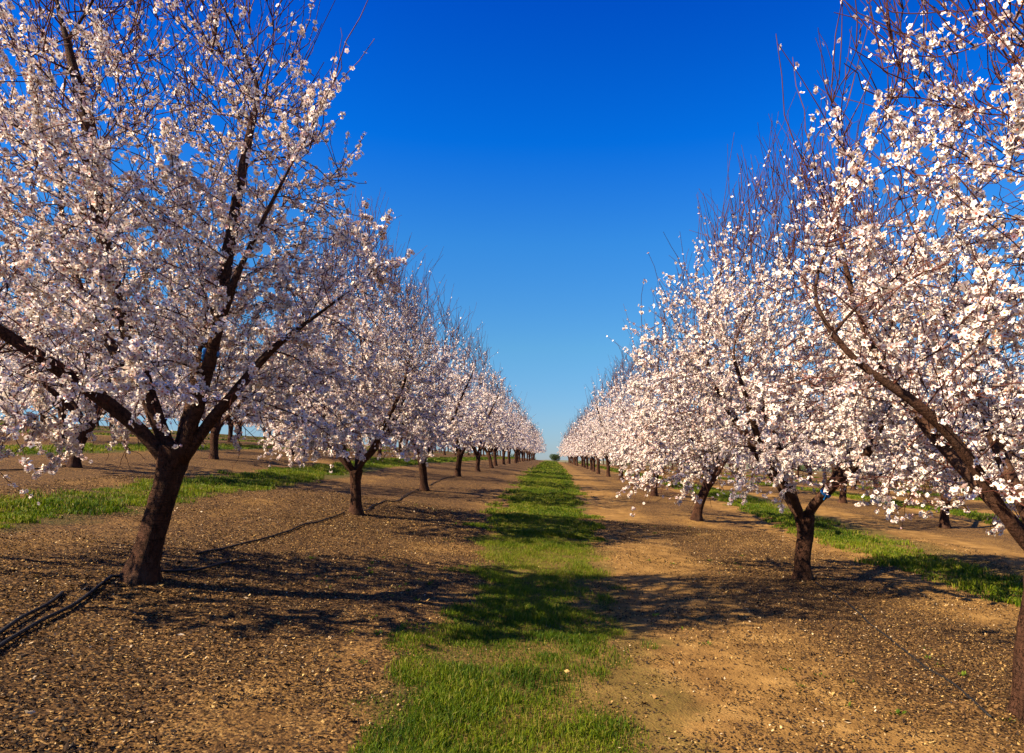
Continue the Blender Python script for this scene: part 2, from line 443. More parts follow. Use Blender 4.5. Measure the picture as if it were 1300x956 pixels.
def make_tree_meshes(name, spec, seed, lod):
    """returns a list of (part name, mesh) in the tree's own metres; lod 0 near, 1 middle, 2 far"""
    rng = np.random.RandomState(seed)
    spec = dict(spec); spec['ph'] = rng.uniform(0, 6.28, 3)
    n_attr = (5200, 1900, 750)[lod]; step = (.12, .16, .22)[lod]; kill = (.165, .24, .34)[lod]
    Np, par, kids, main, lid, rad = grow(spec, rng, n_attr, step, kill)
    n = len(Np)
    parts = []
    # trunk
    tr = resample(spec['trunk'], .055 if lod == 0 else .12)
    s = np.linspace(0, 1, len(tr)); r0 = spec.get('trunk_r', .135)
    rr = r0 * (1 + .62 * np.exp(-s / .06) - .10 * np.sin(s * 3.1) + .22 * np.clip((s - .72) / .28, 0, 1) ** 1.5)
    sides = (22, 12, 8)[lod]
    acc = Acc()
    U, V = frames(tr)
    an = np.linspace(0, 2 * np.pi, sides, endpoint=False)
    lob = 1 + .07 * np.sin(3 * an[None, :] + 1.5 * s[:, None] + spec['ph'][0]) + .05 * np.sin(5 * an[None, :] - 4 * s[:, None] + spec['ph'][1])
    lob = lob + (.10 * np.exp(-s / .06))[:, None] * np.sin(6 * an + spec['ph'][2])[None, :]
    if lod == 0:
        lob = lob + .05 * (vnoise(an[None, :] * 2.2 + 0 * s[:, None], s[:, None] * 9 + 0 * an[None, :], .55, seed) - .5) * 2 + .012 * rng.standard_normal(lob.shape)
    ring = tr[:, None, :] + (rr[:, None] * lob)[..., None] * (np.cos(an)[None, :, None] * U[:, None, :] + np.sin(an)[None, :, None] * V[:, None, :])
    ring[0, :, 2] -= .12
    K = len(tr); i = np.arange(K * sides).reshape(K, sides)
    q = np.stack([i[:-1], np.roll(i[:-1], -1, 1), np.roll(i[1:], -1, 1), i[1:]], -1).reshape(-1, 4)
    topc = ring[-1].mean(0) + norm(tr[-1] - tr[-2]) * r0 * .35
    vv = np.vstack([ring.reshape(-1, 3), topc[None]])
    fan = np.stack([i[-1], np.roll(i[-1], -1), np.full(sides, K * sides)], -1)
    parts.append(('trunk', mesh_np(name + '_trunk', vv, [q, fan], M_TRUNK, True)))
    # limbs and branches: chains following the thickest child
    thin = (.0085, .011, .013)[lod]
    accs = {}
    starts = [k for k in range(n) if par[k] < 0]
    starts += [c for k in range(n) for c in kids[k] if c != main[k]]
    for st in starts:
        ch = [st] if par[st] < 0 else [par[st], st]
        while main[ch[-1]] >= 0: ch.append(main[ch[-1]])
        if len(ch) < 2: continue
        P = Np[ch]; rd = rad[ch].copy()
        if par[st] >= 0: rd[0] = min(rd[0], rd[1] * 1.25)
        thick = rd[min(1, len(rd) - 1)] > thin
        if thick:
            k = int((rd > thin).sum()); k = max(2, k)
            key = ('limb', lid[st]) if lod < 2 else ('branches', 0)
            a = accs.setdefault(key, Acc())
            sd_ = 9 if rd[0] > .04 else 6
            if lod: sd_ = 6 if rd[0] > .04 else 4
            if lod == 2: sd_ = 4
            a.tube(P[:k], rd[:k], sd_, wob=.05 if lod == 0 else 0, rng=rng)
            if len(ch) - k >= 1:
                accs.setdefault(('twigs', 0), Acc()).tube(P[k - 1:], rd[k - 1:], 3, cap=False)
        else:
            accs.setdefault(('twigs', 0), Acc()).tube(P, rd, 3, cap=False)
    # fine twigs
    zt = spec.get('profile', DEF_PROFILE)[0][-1]
    cx, cy = spec.get('centre', (0, 0))
    thin_nodes = np.where((rad < .02) & (par >= 0))[0]
    dirs = norm(Np - Np[np.maximum(par, 0)])
    h = np.clip((Np[:, 2] - 1.0) / (zt - 1.0), 0, 1)
    per = (1.05, 1.2, 1.0)[lod] * spec.get('twig_k', 1.0)
    cnt = rng.poisson(per, len(thin_nodes))
    src = np.repeat(thin_nodes, cnt)
    hh = h[src]; T = len(src)
    outw = Np[src] * [1, 1, 0] - np.array([cx, cy, 0]); orad = np.linalg.norm(outw, axis=1); outw = norm(outw)
    topz = np.clip((hh - .42) / .35, 0, 1)
    low = np.clip((.42 - hh) / .3, 0, 1) * np.clip((orad - 1.0) / 1.0, 0, 1)
    dv = .55 * dirs[src] + .30 * outw + rng.standard_normal((T, 3)) * .50
    dv[:, 2] += .45 * (1 - low) + .9 * topz - .50 * low
    dv[:, 2] += np.where(rng.uniform(size=T) < .5 * topz, 1.2, 0)
    dv = norm(dv)
    L = rng.uniform(.12, .42, T) * (1 + .15 * topz)
    shoots = (rng.uniform(size=T) < .5 * topz + .03)
    L[shoots] *= rng.uniform(1.3, 2.6, shoots.sum())
    K = 5
    tt = np.linspace(0, 1, K)
    bend = rng.standard_normal((T, 3)) * .16; bend[:, 2] += .12 * (1 - 1.8 * low)
    pts = Np[src][:, None, :] + dv[:, None, :] * (L[:, None] * tt)[..., None] + bend[:, None, :] * (L[:, None] * tt ** 2)[..., None]
    pts[:, 1:-1] += rng.standard_normal((T, K - 2, 3)) * (.012 if lod == 0 else .02)
    kr = 1.0 if lod == 0 else (1.25 if lod == 1 else 1.8)
    r_t = kr * (.0040 - .0018 * tt)[None, :] * np.where(shoots, 1.4, 1.0)[:, None]
    dd = norm(pts[:, -1] - pts[:, 0])
    u = norm(np.cross(dd, rng.standard_normal((T, 3)))); v = np.cross(dd, u)
    a3 = np.array([0, 2.094, 4.189])
    ring = pts[:, :, None, :] + r_t[:, :, None, None] * (np.cos(a3)[None, None, :, None] * u[:, None, None, :] + np.sin(a3)[None, None, :, None] * v[:, None, None, :])
    ii = np.arange(T * K * 3).reshape(T, K, 3)
    q = np.stack([ii[:, :-1], np.roll(ii[:, :-1], -1, 2), np.roll(ii[:, 1:], -1, 2), ii[:, 1:]], -1).reshape(-1, 4)
    tw = accs.setdefault(('twigs', 0), Acc())
    if lod < 2 or True: tw.raw(ring, q)
    for key in sorted(accs, key=lambda k: (k[0] == 'twigs', k[0], k[1])):
        a = accs[key]
        parts.append((key[0], a.mesh(name + '_' + key[0], M_TWIG if key[0] == 'twigs' else M_LIMB, True)))
    # blossoms along the twigs and thin branches
    bloom = np.clip(1.30 - 1.30 * np.clip((hh - .36) / .40, 0, 1), .05, 1.15) * spec.get('bloom', 1.0)
    clump = vnoise(Np[src][:, 0] * 1.0 + Np[src][:, 2] * .6, Np[src][:, 1] + Np[src][:, 2] * .8, .33, seed + 5)
    bloom = bloom * np.clip((clump - .30) * 3.4, 0.04, 2.2) * np.where(shoots, .35, 1)
    inner = np.clip(orad / 1.0, .25, 1); bloom = bloom * inner
    per_m = (82, 50, 27)[lod] * spec.get('dens', 1.0)
    c2 = rng.poisson(np.maximum(L * bloom * per_m * 1.5, 0))
    fs = np.repeat(np.arange(T), c2)
    t = rng.uniform(.05, 1.0, len(fs))
    m_ = np.maximum(np.round(L[fs] / .045), 2); sp = np.floor(t * m_)          # spurs: little bunches, some of them missing
    hsh = np.abs(np.sin(fs * 12.9898 + sp * 78.233) * 43758.5453) % 1.0
    t = np.clip((sp + .5) / m_ + rng.normal(0, .10, len(fs)) / m_, .03, 1.0)
    kp = hsh > .38; fs = fs[kp]; t = t[kp]
    seg = np.minimum((t * (K - 1)).astype(int), K - 2); fr = t * (K - 1) - seg
    # gather flowers in spurs: snap t towards a few places on each twig
    p = pts[fs, seg] * (1 - fr)[:, None] + pts[fs, seg + 1] * fr[:, None]
    c3 = rng.poisson(.55 * per_m * step * np.clip(1.3 - 1.4 * np.clip((h[thin_nodes] - .33) / .45, 0, 1), .05, 1) * np.clip((vnoise(Np[thin_nodes][:, 0] + Np[thin_nodes][:, 2] * .6, Np[thin_nodes][:, 1] + Np[thin_nodes][:, 2] * .8, .33, seed + 5) - .30) * 3.4, 0.04, 2.2) * spec.get('bloom', 1.0))
    bs = np.repeat(thin_nodes, c3); f2 = rng.uniform(0, 1, len(bs))[:, None]
    p = np.vstack([p, Np[bs] * (1 - f2) + Np[par[bs]] * f2])
    F = len(p)
    off = norm(rng.standard_normal((F, 3))); p = p + off * (rng.uniform(.008, .035, F) * (1, 1.2, 1.6)[lod])[:, None]
    nrm = norm(off + rng.standard_normal((F, 3)) * .45 + np.array([0, 0, .15]))
    u = norm(np.cross(nrm, rng.standard_normal((F, 3)))); v = np.cross(nrm, u)
    Rf = rng.uniform(.018, .0255, F) * (1.0, 1.3, 1.9)[lod]
    bud = rng.uniform(size=F) < .10; Rf[bud] *= .55
    tone = rng.uniform(0, 1, F) ** .8; tone[bud] = 0
    cup = np.where(bud, 1.2, rng.uniform(.1, .55, F))
    npet = (5, 5, 3)[lod]
    V_, Fq, at, rim = [], [], [], []
    cpos = p[:, None, :]
    block = [cpos]; rimb = [np.zeros((F, 1))]
    for k in range(npet):
        a = 2 * np.pi * k / npet + rng.uniform(-.12, .12, F)
        d_ = np.cos(a)[:, None] * u + np.sin(a)[:, None] * v
        s_ = -np.sin(a)[:, None] * u + np.cos(a)[:, None] * v
        wd = .44 if npet == 5 else .75
        l_ = p + Rf[:, None] * (.62 * d_ - wd * s_ + .5 * cup[:, None] * nrm)
        tp = p + Rf[:, None] * (1.0 * d_ + .9 * cup[:, None] * nrm)
        r_ = p + Rf[:, None] * (.62 * d_ + wd * s_ + .5 * cup[:, None] * nrm)
        block += [l_[:, None], tp[:, None], r_[:, None]]; rimb.append(np.tile([[.8, 1., .8]], (F, 1)))
    vv = np.concatenate(block, 1); rim = np.concatenate(rimb, 1)
    per_f = vv.shape[1]
    b0 = np.arange(F)[:, None] * per_f
    fq = np.concatenate([np.stack([b0[:, 0], b0[:, 0] + 1 + 3 * k, b0[:, 0] + 2 + 3 * k, b0[:, 0] + 3 + 3 * k], -1) for k in range(npet)])
    me = mesh_np(name + '_blossoms', vv.reshape(-1, 3), [fq], M_PETAL, False,
                 {'tone': np.repeat(tone, per_f), 'rim': rim.ravel()})
    parts.append(('blossoms', me))
    if lod == 0:
        ok = np.where(~bud)[0]; G = len(ok)
        c = p[ok] + nrm[ok] * (Rf[ok] * .28)[:, None]; rs_ = (Rf[ok] * .30)[:, None]
        a5 = np.linspace(0, 2 * np.pi, 5, endpoint=False)
        ring = c[:, None] + rs_[:, None] * (np.cos(a5)[None, :, None] * u[ok][:, None] + np.sin(a5)[None, :, None] * v[ok][:, None])
        tip_ = p[ok] + nrm[ok] * (Rf[ok] * .02)[:, None]
        vv2 = np.concatenate([ring, tip_[:, None]], 1)
        b1 = np.arange(G)[:, None] * 6
        f3 = np.concatenate([b1 + np.array([[k, (k + 1) % 5, 5]]) for k in range(5)])
        f5 = b1 + np.arange(5)[None]
        me2 = mesh_np(name + '_stamens', vv2.reshape(-1, 3), [f3, f5], M_STAMEN, False, {'tone': np.repeat(rng.uniform(0, 1, G), 6)})
        parts.append(('stamens', me2))
    print(name, 'nodes', n, 'twigs', T, 'flowers', F)
    return parts, (Np, rad)

def generic_limbs(rng, n, crotch, spread=1.0, height=4.4):
    out = []
    a0 = rng.uniform(0, 6.28)
    for k in range(n):
        a = a0 + 2 * np.pi * k / n + rng.uniform(-.25, .25)
        steep = rng.uniform(.75, 1.2); ca, sa = math.cos(a), math.sin(a)
        pts = [np.array(crotch) + np.array([0, 0, -.12])]
        rad_ = [.16, .42, .80, 1.15, 1.45]
        hz = [.18, .62, 1.25, 2.05, 2.9]
        for r_, z_ in zip(rad_, hz):
            r2 = r_ * spread / steep; z2 = z_ * steep * height / 4.4
            pts.append(np.array([crotch[0] + r2 * ca + rng.uniform(-.06, .06), crotch[1] + r2 * sa + rng.uniform(-.06, .06), crotch[2] + z2]))
        out.append(pts)
    return out

def generic_spec(seed, n=5, lean=(0.0, 0.0), crotch_h=.95, trunk_r=.12, **kw):
    rng = np.random.RandomState(seed)
    c = (lean[0], lean[1], crotch_h)
    tr = [(0, 0, 0), (lean[0] * .25 + rng.uniform(-.03, .03), lean[1] * .25, crotch_h * .33), (lean[0] * .65 + rng.uniform(-.03, .03), lean[1] * .65, crotch_h * .68), c]
    d = dict(trunk=tr, limbs=generic_limbs(rng, n, c), trunk_r=trunk_r, centre=(lean[0], lean[1]))
    d.update(kw); return d

# the leaning tree at the left front
spec_left = dict(
    trunk=[(0, 0, 0), (.10, 0, .35), (.22, -.02, .75), (.30, 0, 1.12)], trunk_r=.112, limb_rs=(.058, .062, .060, .052, .046, .050, .050), centre=(-.05, .1),
    limbs=[[(.27, 0, .95), (-.02, -.12, 1.35), (-.5, -.35, 1.78), (-1.1, -.7, 2.25), (-1.8, -1.0, 2.6)],
           [(.27, .02, 1.0), (.06, .05, 1.55), (-.14, .0, 2.2), (-.25, -.15, 3.0), (-.27, -.25, 3.7), (-.45, -.3, 4.5)],
           [(.33, .05, 1.0), (.42, .15, 1.55), (.56, .12, 2.0), (.66, .2, 2.9), (.75, .3, 3.7), (.8, .5, 4.5)],
           [(.36, -.03, 1.02), (.58, -.15, 1.50), (.82, -.3, 2.1), (1.02, -.4, 2.5), (1.5, -.55, 3.3), (1.9, -.6, 4.0)],
           [(.36, 0, 1.0), (.80, -.10, 1.52), (1.2, -.2, 1.93), (1.75, -.25, 2.3), (2.2, -.2, 2.65)],
           [(.28, .05, 1.0), (.2, .5, 1.7), (.0, 1.1, 2.5), (-.3, 1.5, 3.4)],
           [(.25, 0, 1.05), (-.2, .3, 1.7), (-.9, .7, 2.4), (-1.3, .9, 3.3), (-1.4, 1.0, 4.2)]],
    profile=([.95, 1.3, 2.0, 2.8, 3.6, 4.4, 5.1, 5.8, 6.3], [1.65, 1.95, 2.05, 1.95, 1.7, 1.45, 1.15, .75, .3]), dens=.84, bloom=.90,
    squash=lambda a: (1 + .25 * max(0, -math.cos(a)) ** 2 - .16 * max(0, math.cos(a))) * (1 - .12 * max(0, -math.sin(a))))
# the tree cut by the right edge
spec_right = dict(
    trunk=[(0, 0, 0), (-.02, 0, .35), (.03, 0, .75), (.08, 0, 1.08)], trunk_r=.110, limb_rs=(.040, .048, .055, .045, .045, .045), centre=(.35, .1),
    limbs=[[(.07, 0, .95), (-.20, -.05, 1.26), (-.46, -.1, 1.60), (-.82, -.15, 2.0), (-1.19, -.15, 2.22), (-1.5, -.1, 2.65)],
           [(.08, 0, 1.0), (.0, -.2, 1.4), (-.06, -.3, 1.9), (-.02, -.3, 2.4), (.06, -.2, 3.1), (.0, -.1, 4.2)],
           [(.1, .02, 1.0), (.3, .2, 1.5), (.6, .4, 2.2), (.9, .6, 3.1), (1.1, .7, 4.0)],
           [(.1, 0, 1.0), (.45, -.2, 1.4), (.95, -.3, 1.9), (1.5, -.2, 2.4)],
           [(.08, .03, 1.0), (-.1, .5, 1.5), (-.4, 1.0, 2.2), (-.6, 1.3, 3.0), (-.7, 1.5, 3.9)],
           [(.1, .03, 1.0), (.2, .6, 1.6), (.4, 1.3, 2.3), (.5, 1.7, 3.2)]],
    profile=([1.0, 1.3, 2.0, 2.8, 3.6, 4.4, 5.1, 5.8, 6.3], [1.5, 1.75, 1.8, 1.7, 1.5, 1.3, 1.1, .8, .35]), dens=.90, bloom=.70,
    clear=lambda x, y, z: z < 1.95 and x < -.55)
PR2 = DEF_PROFILE
TEMPL = {}
def template(key, spec, seed, lod): TEMPL[key] = make_tree_meshes(key, spec, seed, lod)
template('almond_front_left', spec_left, 11, 0)
template('almond_front_right', spec_right, 23, 0)
template('almond_forked', generic_spec(31, 5, (.03, 0), .92, .12, profile=PR2, clear=lambda x, y, z: z < 1.9 and math.hypot(x, y) < 1.45), 31, 0)
for k in range(3):
    template('almond_middle' + 'abc'[k], generic_spec(41 + k, 5, [(.34, 0), (-.02, .05), (.08, -.05)][k], [1.0, .95, 1.05][k], .125, profile=PR2), 41 + k, 1)
for k in range(2):
    template('almond_far' + 'ab'[k], generic_spec(61 + k, 5, [(.05, 0), (-.03, .05)][k], 1.0, .13, profile=PR2), 61 + k, 2)

PROTO = {}
def place_tree(key, x, y, rot, scale, label, group):
    z = gzf(x, y)
    if key not in PROTO:
        root = bpy.data.objects.new('almond_tree', None); COL.objects.link(root)
        root.empty_display_size = .3
        for pn, me in TEMPL[key][0]:
            o = link(pn, me, root)
        PROTO[key] = root
    else:
        src = PROTO[key]
        root = src.copy(); COL.objects.link(root)
        for ch in list(src.children):
            c = ch.copy(); COL.objects.link(c); c.parent = root
    root.location = (x, y, z); root.rotation_euler = (0, 0, rot); root.scale = (scale, scale, scale)
    root['label'] = label; root['category'] = 'tree'; root['group'] = group
    return root

ORD = 'first second third fourth fifth sixth seventh eighth ninth tenth eleventh twelfth thirteenth fourteenth fifteenth sixteenth seventeenth eighteenth nineteenth twentieth twenty-first twenty-second twenty-third twenty-fourth twenty-fifth'.split()
rt = random.Random(5)
S = 6.53
def row_positions(side, k):
    X = (-3.5 if side < 0 else 3.5) + side * 7.0 * k
    if side < 0:
        if k == 0: ys = [5.81, 12.24, 18.85, 25.4] + [31.9 + S * i for i in range(18)]
        else:
            off = (5.81 + 2.65 * k) % S
            ys = [off + S * i for i in range(-1, 24)]
    else:
        if k == 0: ys = [4.4, 9.5, 16.5, 23.3, 29.5] + [35.8 + S * i for i in range(17)]
        else:
            off = (3.4 + 1.9 * k) % S
            ys = [off + S * i for i in range(-1, 24)]
    return X, ys
MAXD = {(-1, 0): 142, (-1, 1): 142, (-1, 2): 120, (-1, 3): 105, (-1, 4): 95, (-1, 5): 90, (-1, 6): 85,
        (1, 0): 142, (1, 1): 142, (1, 2): 120, (1, 3): 105, (1, 4): 95, (1, 5): 90}
for (side, k), maxd in MAXD.items():
    X, ys = row_positions(side, k); cnt = 0
    for y in ys:
        if y < 3.5 or y > maxd: continue
        lim = .807 if side < 0 else .692
        if abs(X) - 2.4 > y * lim + .3: continue
        x = X + (rt.uniform(-.18, .18) if cnt > 3 or k else 0)
        sidew = 'left' if side < 0 else 'right'
        rot = rt.uniform(0, 6.28); sc = rt.uniform(.93, 1.07)
        lab = 'blossoming almond tree, %s from the camera in the %s row %s of the grass alley' % (ORD[cnt], ORD[k], sidew)
        if k == 0 and cnt == 0:
            if side < 0: key, rot, sc = 'almond_front_left', 0, 1; x = -3.5; lab = 'large almond tree with thick dark trunk leaning right, at the left front of the orchard'
            else: key, rot, sc = 'almond_front_right', 0, 1; x = 3.13; lab = 'nearest almond tree, its trunk cut by the right edge of the photo'
        elif k == 0 and cnt == 1:
            key = 'almond_forked'
            if side < 0: rot, sc, lab = 2.1, .93, 'almond tree with straight trunk, second in the row left of the grass alley'
            else: rot, sc, lab = 0.4, .95, 'almond tree forking low with blue ribbons, second in the row right of the grass alley'
        elif y < 13.5 and abs(X) < 12: key = 'almond_forked'
        elif y < 42: key = 'almond_middle' + rt.choice('abc')
        else: key = 'almond_far' + rt.choice('ab')
        if side > 0 and k == 0 and 2 <= cnt <= 4: sc *= .93
        if side < 0 and k == 0 and 1 <= cnt <= 7: sc *= (.90, .86, .86, .88, .9, .93, .95)[cnt - 1]
        if side < 0 and k == 1 and abs(y - 15.0) < .6: rot, key, lab = 0.0, 'almond_middlea', 'almond tree with leaning trunk behind the big left tree, in the second row left'
        if len(lab.split()) > 16: print('LONG', lab)
        place_tree(key, x, y, rot, sc, lab, 'almond trees in blossom planted in long rows')
        cnt += 1

# ------------------------------------------------------------------ grass
def strip_mask(x, y):
    cxs = np.where(x < -3.5, np.round(x / 7.0) * 7.0 - .1, np.where(x > 3.5, np.round(x / 7.0) * 7.0 - .6, np.interp(y, [5, 7, 12], [-.36, -.28, -.15])))
    near_w = np.where(np.abs(x) < 3.5, np.interp(y, [5, 8, 12], [.74, .88, 1.15]), .92)
    d = np.abs(x - cxs)
    w = near_w + .5 * (vnoise(x, y, .9, 12) - .5) + .7 * (vnoise(x, y, .28, 13) - .5)
    return np.clip((w - d) / .35, 0, 1)

def blades(n, xr, yr, hgt, wid, seed, segs=2, alley=None, patch=.9):
    rng = np.random.RandomState(seed)
    x = rng.uniform(xr[0], xr[1], n); y = yr[0] + (yr[1] - yr[0]) * rng.uniform(0, 1, n) ** (1.5 if yr[1] > 3 * yr[0] else 1.15)
    keep = rng.uniform(size=n) < strip_mask(x, y) * np.clip((vnoise(x, y, .22, 21) * .7 + vnoise(x, y, .8, 22) * .3 - .16) * 2.6, .30, 1) ** patch
    keep &= (x < y * .72 + .6) & (x > -y * .84 - .6)
    x, y = x[keep], y[keep]; n = len(x)
    z = gz(x, y) - .005
    tuft = vnoise(x, y, .35, 23)
    H = rng.uniform(*hgt, n) * (.35 + 1.2 * tuft ** 1.5); W = rng.uniform(*wid, n)
    a = rng.uniform(0, 6.28, n); side = np.stack([np.cos(a), np.sin(a), 0 * a], -1)
    la = rng.uniform(0, 6.28, n); ln = rng.uniform(.1, .75, n)
    lean = np.stack([np.cos(la) * ln, np.sin(la) * ln, 0 * a], -1)
    b = np.stack([x, y, z], -1)
    up = np.array([0, 0, 1.0])
    v0 = b - side * W[:, None] / 2; v1 = b + side * W[:, None] / 2
    m = b + (up * .6 + lean * .3) * H[:, None]; m0 = m - side * W[:, None] * .42; m1 = m + side * W[:, None] * .42
    tip = b + (up * np.clip(1 - ln * .35, .4, 1)[:, None] + lean) * H[:, None]
    V = np.stack([v0, v1, m1, m0, tip], 1)
    i = np.arange(n)[:, None] * 5
    tone = np.clip(.52 + .45 * (vnoise(x, y, .9, 24) - .5) + .3 * (vnoise(x, y, .2, 25) - .5) + rng.normal(0, .17, n), 0, 1)
    dry = rng.uniform(size=n) < .07; tone[dry] = rng.uniform(.85, 1, dry.sum())
    return V.reshape(-1, 3), i + np.array([[0, 1, 2, 3]]), i + np.array([[3, 2, 4]]), np.repeat(tone, 5)

def grass_object(name, label, specs):
    vs, q, t, a = [], [], [], []; n0 = 0
    for s in specs:
        V, Q, T_, A_ = blades(**s)
        vs.append(V); q.append(Q + n0); t.append(T_ + n0); a.append(A_); n0 += len(V)
    me = mesh_np(name, np.vstack(vs), [np.vstack(q), np.vstack(t)], M_GRASS, False, {'tone': np.concatenate(a)})
    print(name, 'blades', n0 // 5)
    return tag(link(name, me), label, 'grass', kind='stuff')

grass_object('grass', 'green grass strip down the middle of the alley', [
    dict(n=430000, xr=(-2.3, 2.0), yr=(3.2, 13), hgt=(.02, .075), wid=(.003, .0065), seed=1),
    dict(n=380000, xr=(-2.3, 2.0), yr=(12.5, 40), hgt=(.035, .10), wid=(.008, .018), seed=2),
    dict(n=90000, xr=(-2.0, 1.8), yr=(38, 168), hgt=(.07, .15), wid=(.03, .07), seed=3)])
grass_object('grass', 'green grass strips between the tree rows on the left', [
    dict(n=170000, xr=(-8.8, -5.2), yr=(6, 32), hgt=(.05, .12), wid=(.008, .018), seed=4),
    dict(n=90000, xr=(-8.8, -5.2), yr=(30, 140), hgt=(.07, .14), wid=(.03, .06), seed=5),
    dict(n=60000, xr=(-15.8, -12.2), yr=(15, 60), hgt=(.06, .13), wid=(.016, .03), seed=6),
    dict(n=50000, xr=(-36.8, -19.2), yr=(24, 100), hgt=(.07, .14), wid=(.03, .06), seed=7)])
grass_object('grass', 'green grass strips between the tree rows on the right', [
    dict(n=170000, xr=(4.6, 8.2), yr=(6.5, 32), hgt=(.05, .12), wid=(.008, .018), seed=8),
    dict(n=90000, xr=(4.6, 8.2), yr=(30, 140), hgt=(.07, .14), wid=(.03, .06), seed=9),
    dict(n=60000, xr=(11.6, 15.2), yr=(17, 60), hgt=(.06, .13), wid=(.016, .03), seed=10),
    dict(n=50000, xr=(18.6, 29.2), yr=(26, 100), hgt=(.07, .14), wid=(.03, .06), seed=11)])

# scattered weeds: small rosettes of leaves
def weeds():
    rng = np.random.RandomState(77)
    pts = []
    for _ in range(260):
        y = rng.uniform(4, 16); x = rng.uniform(-3.2, 3.4)
        if abs(x + .15) < 1.1: continue
        if vnoise(np.array([x]), np.array([y]), 1.2, 31)[0] < .5: continue
        pts.append((x, y))
    V, F, A = [], [], []; n0 = 0
    for x, y in pts:
        z = gzf(x, y); s = rng.uniform(.015, .045)
        for k in range(rng.randint(5, 16)):
            a = rng.uniform(0, 6.28); r = rng.uniform(0, .05); px, py = x + math.cos(a) * r, y + math.sin(a) * r
            d = np.array([math.cos(a), math.sin(a), rng.uniform(.4, 1.2)]); d /= np.linalg.norm(d)
            sd_ = np.array([-math.sin(a), math.cos(a), 0])
            b = np.array([px, py, z])
            V += [b, b + d * s * .5 - sd_ * s * .22, b + d * s, b + d * s * .5 + sd_ * s * .22]
            F.append([n0, n0 + 1, n0 + 2, n0 + 3]); n0 += 4; A += [rng.uniform(.15, .6)] * 4
    me = mesh_np('weeds', np.array(V), [np.array(F)], M_GRASS, False, {'tone': A})
    tag(link('weeds', me), 'scattered small green weeds on the bare soil', 'weeds', kind='stuff')
weeds()

# ------------------------------------------------------------------ dry litter
def litter():
    rng = np.random.RandomState(99)
    n = 620000
    x = rng.uniform(-9, 8.5, n); y = 3.0 + 12.5 * rng.uniform(0, 1, n) ** 1.25
    keep = (x < y * .72 + .4) & (x > -y * .84 - .4)
    rowd = np.abs(np.abs(((x + 3.5) % 7.0) - 3.5) - 3.5)       # 0 at the row line
    pr = np.clip(.36 + .50 * np.exp(-(rowd / 1.4) ** 2) + .12 * (x < 0) + .7 * (vnoise(x, y, .7, 41) - .5) + .7 * (vnoise(x, y, .2, 42) - .5), .04, 1)
    pr = pr * (1 - .85 * strip_mask(x, y))
    keep &= rng.uniform(size=n) < pr
    x, y = x[keep], y[keep]; n = len(x)
    z = gz(x, y) + rng.uniform(.002, .012, n)
    s = rng.uniform(.004, .0125, n) * np.where(rng.uniform(size=n) < .04, 1.9, 1)
    a = rng.uniform(0, 6.28, n); t = rng.normal(0, .5, n); t2 = rng.normal(0, .45, n)
    u = np.stack([np.cos(a) * np.cos(t), np.sin(a) * np.cos(t), np.sin(t)], -1)
    v = np.stack([-np.sin(a) * np.cos(t2), np.cos(a) * np.cos(t2), np.sin(t2)], -1)
    b = np.stack([x, y, z], -1); asp = rng.uniform(.4, .9, n)[:, None]
    s = s[:, None]
    up = np.array([0, 0, 1.0]); cv = rng.uniform(0, .45, n)[:, None]
    V = np.stack([b - u * s + up * s * cv, b - v * s * asp, b + u * s + up * s * cv, b + v * s * asp], 1).reshape(-1, 3)
    tone = rng.uniform(0, 1, n) ** 1.25
    i = np.arange(n)[:, None] * 4
    me = mesh_np('leaf_litter', V, [i + np.array([[0, 1, 2]]), i + np.array([[0, 2, 3]])], M_LITTER, False, {'tone': np.repeat(tone, 4)})
    pass
    tag(link('leaf_litter', me), 'tan and brown dry leaves and hull pieces strewn on the soil', 'litter', kind='stuff')
litter()

# ------------------------------------------------------------------ drip hoses
def hose(pts_px, label, r=.0115, extra=None, lift=.012):
    pts = [on_ground(*p) for p in pts_px] if pts_px else []
    if extra: pts += extra
    P = resample([(x, y, 0) for x, y in pts], .09)
    P[:, 0] += .02 * (vnoise(P[:, 0] * 0, P[:, 1], .5, 51) - .5) * 2
    P[:, 2] = gz(P[:, 0], P[:, 1]) + r + lift * vnoise(P[:, 0], P[:, 1], .4, 52)
    a = Acc(); a.tube(P, np.full(len(P), r), 8)
    o = link('drip_hose', a.mesh('drip_hose', M_HOSE))
    return tag(o, label, 'hose', 'black drip hoses lying along the tree rows')
hose([(-70, 893), (0, 829), (48, 797), (95, 770), (128, 748), (160, 732)], 'long black drip hose on the litter up to the leaning front left tree', .0135,
     extra=[(-3.42, 6.5), (-3.3, 7.4)])
hose([(-75, 868), (0, 811), (40, 783), (81, 755)], 'short loose black hose end beside the longer hose at the lower left', .0125)
hose([(252, 705), (300, 694), (344, 683), (400, 664), (437, 652)], 'black drip hose reaching the second left tree from the shade of the first')
hose([(462, 650), (486, 638), (504, 637), (520, 627), (536, 621)], 'black drip hose with a kink between the second and third left trees')
hose([(545, 617), (556, 611), (566, 607), (578, 605)], 'short bent black drip hose between the third and fourth left trees')
hose([(1034, 741), (1062, 757), (1100, 788), (1150, 828), (1205, 868), (1262, 912)], 'dusty black drip hose running from the second right tree towards the right front', .0095, lift=-.004)
hose([(-30, 600), (0, 598), (45, 596), (88, 592)], 'thin black drip hose at the far left, by the second row leaning trunk')

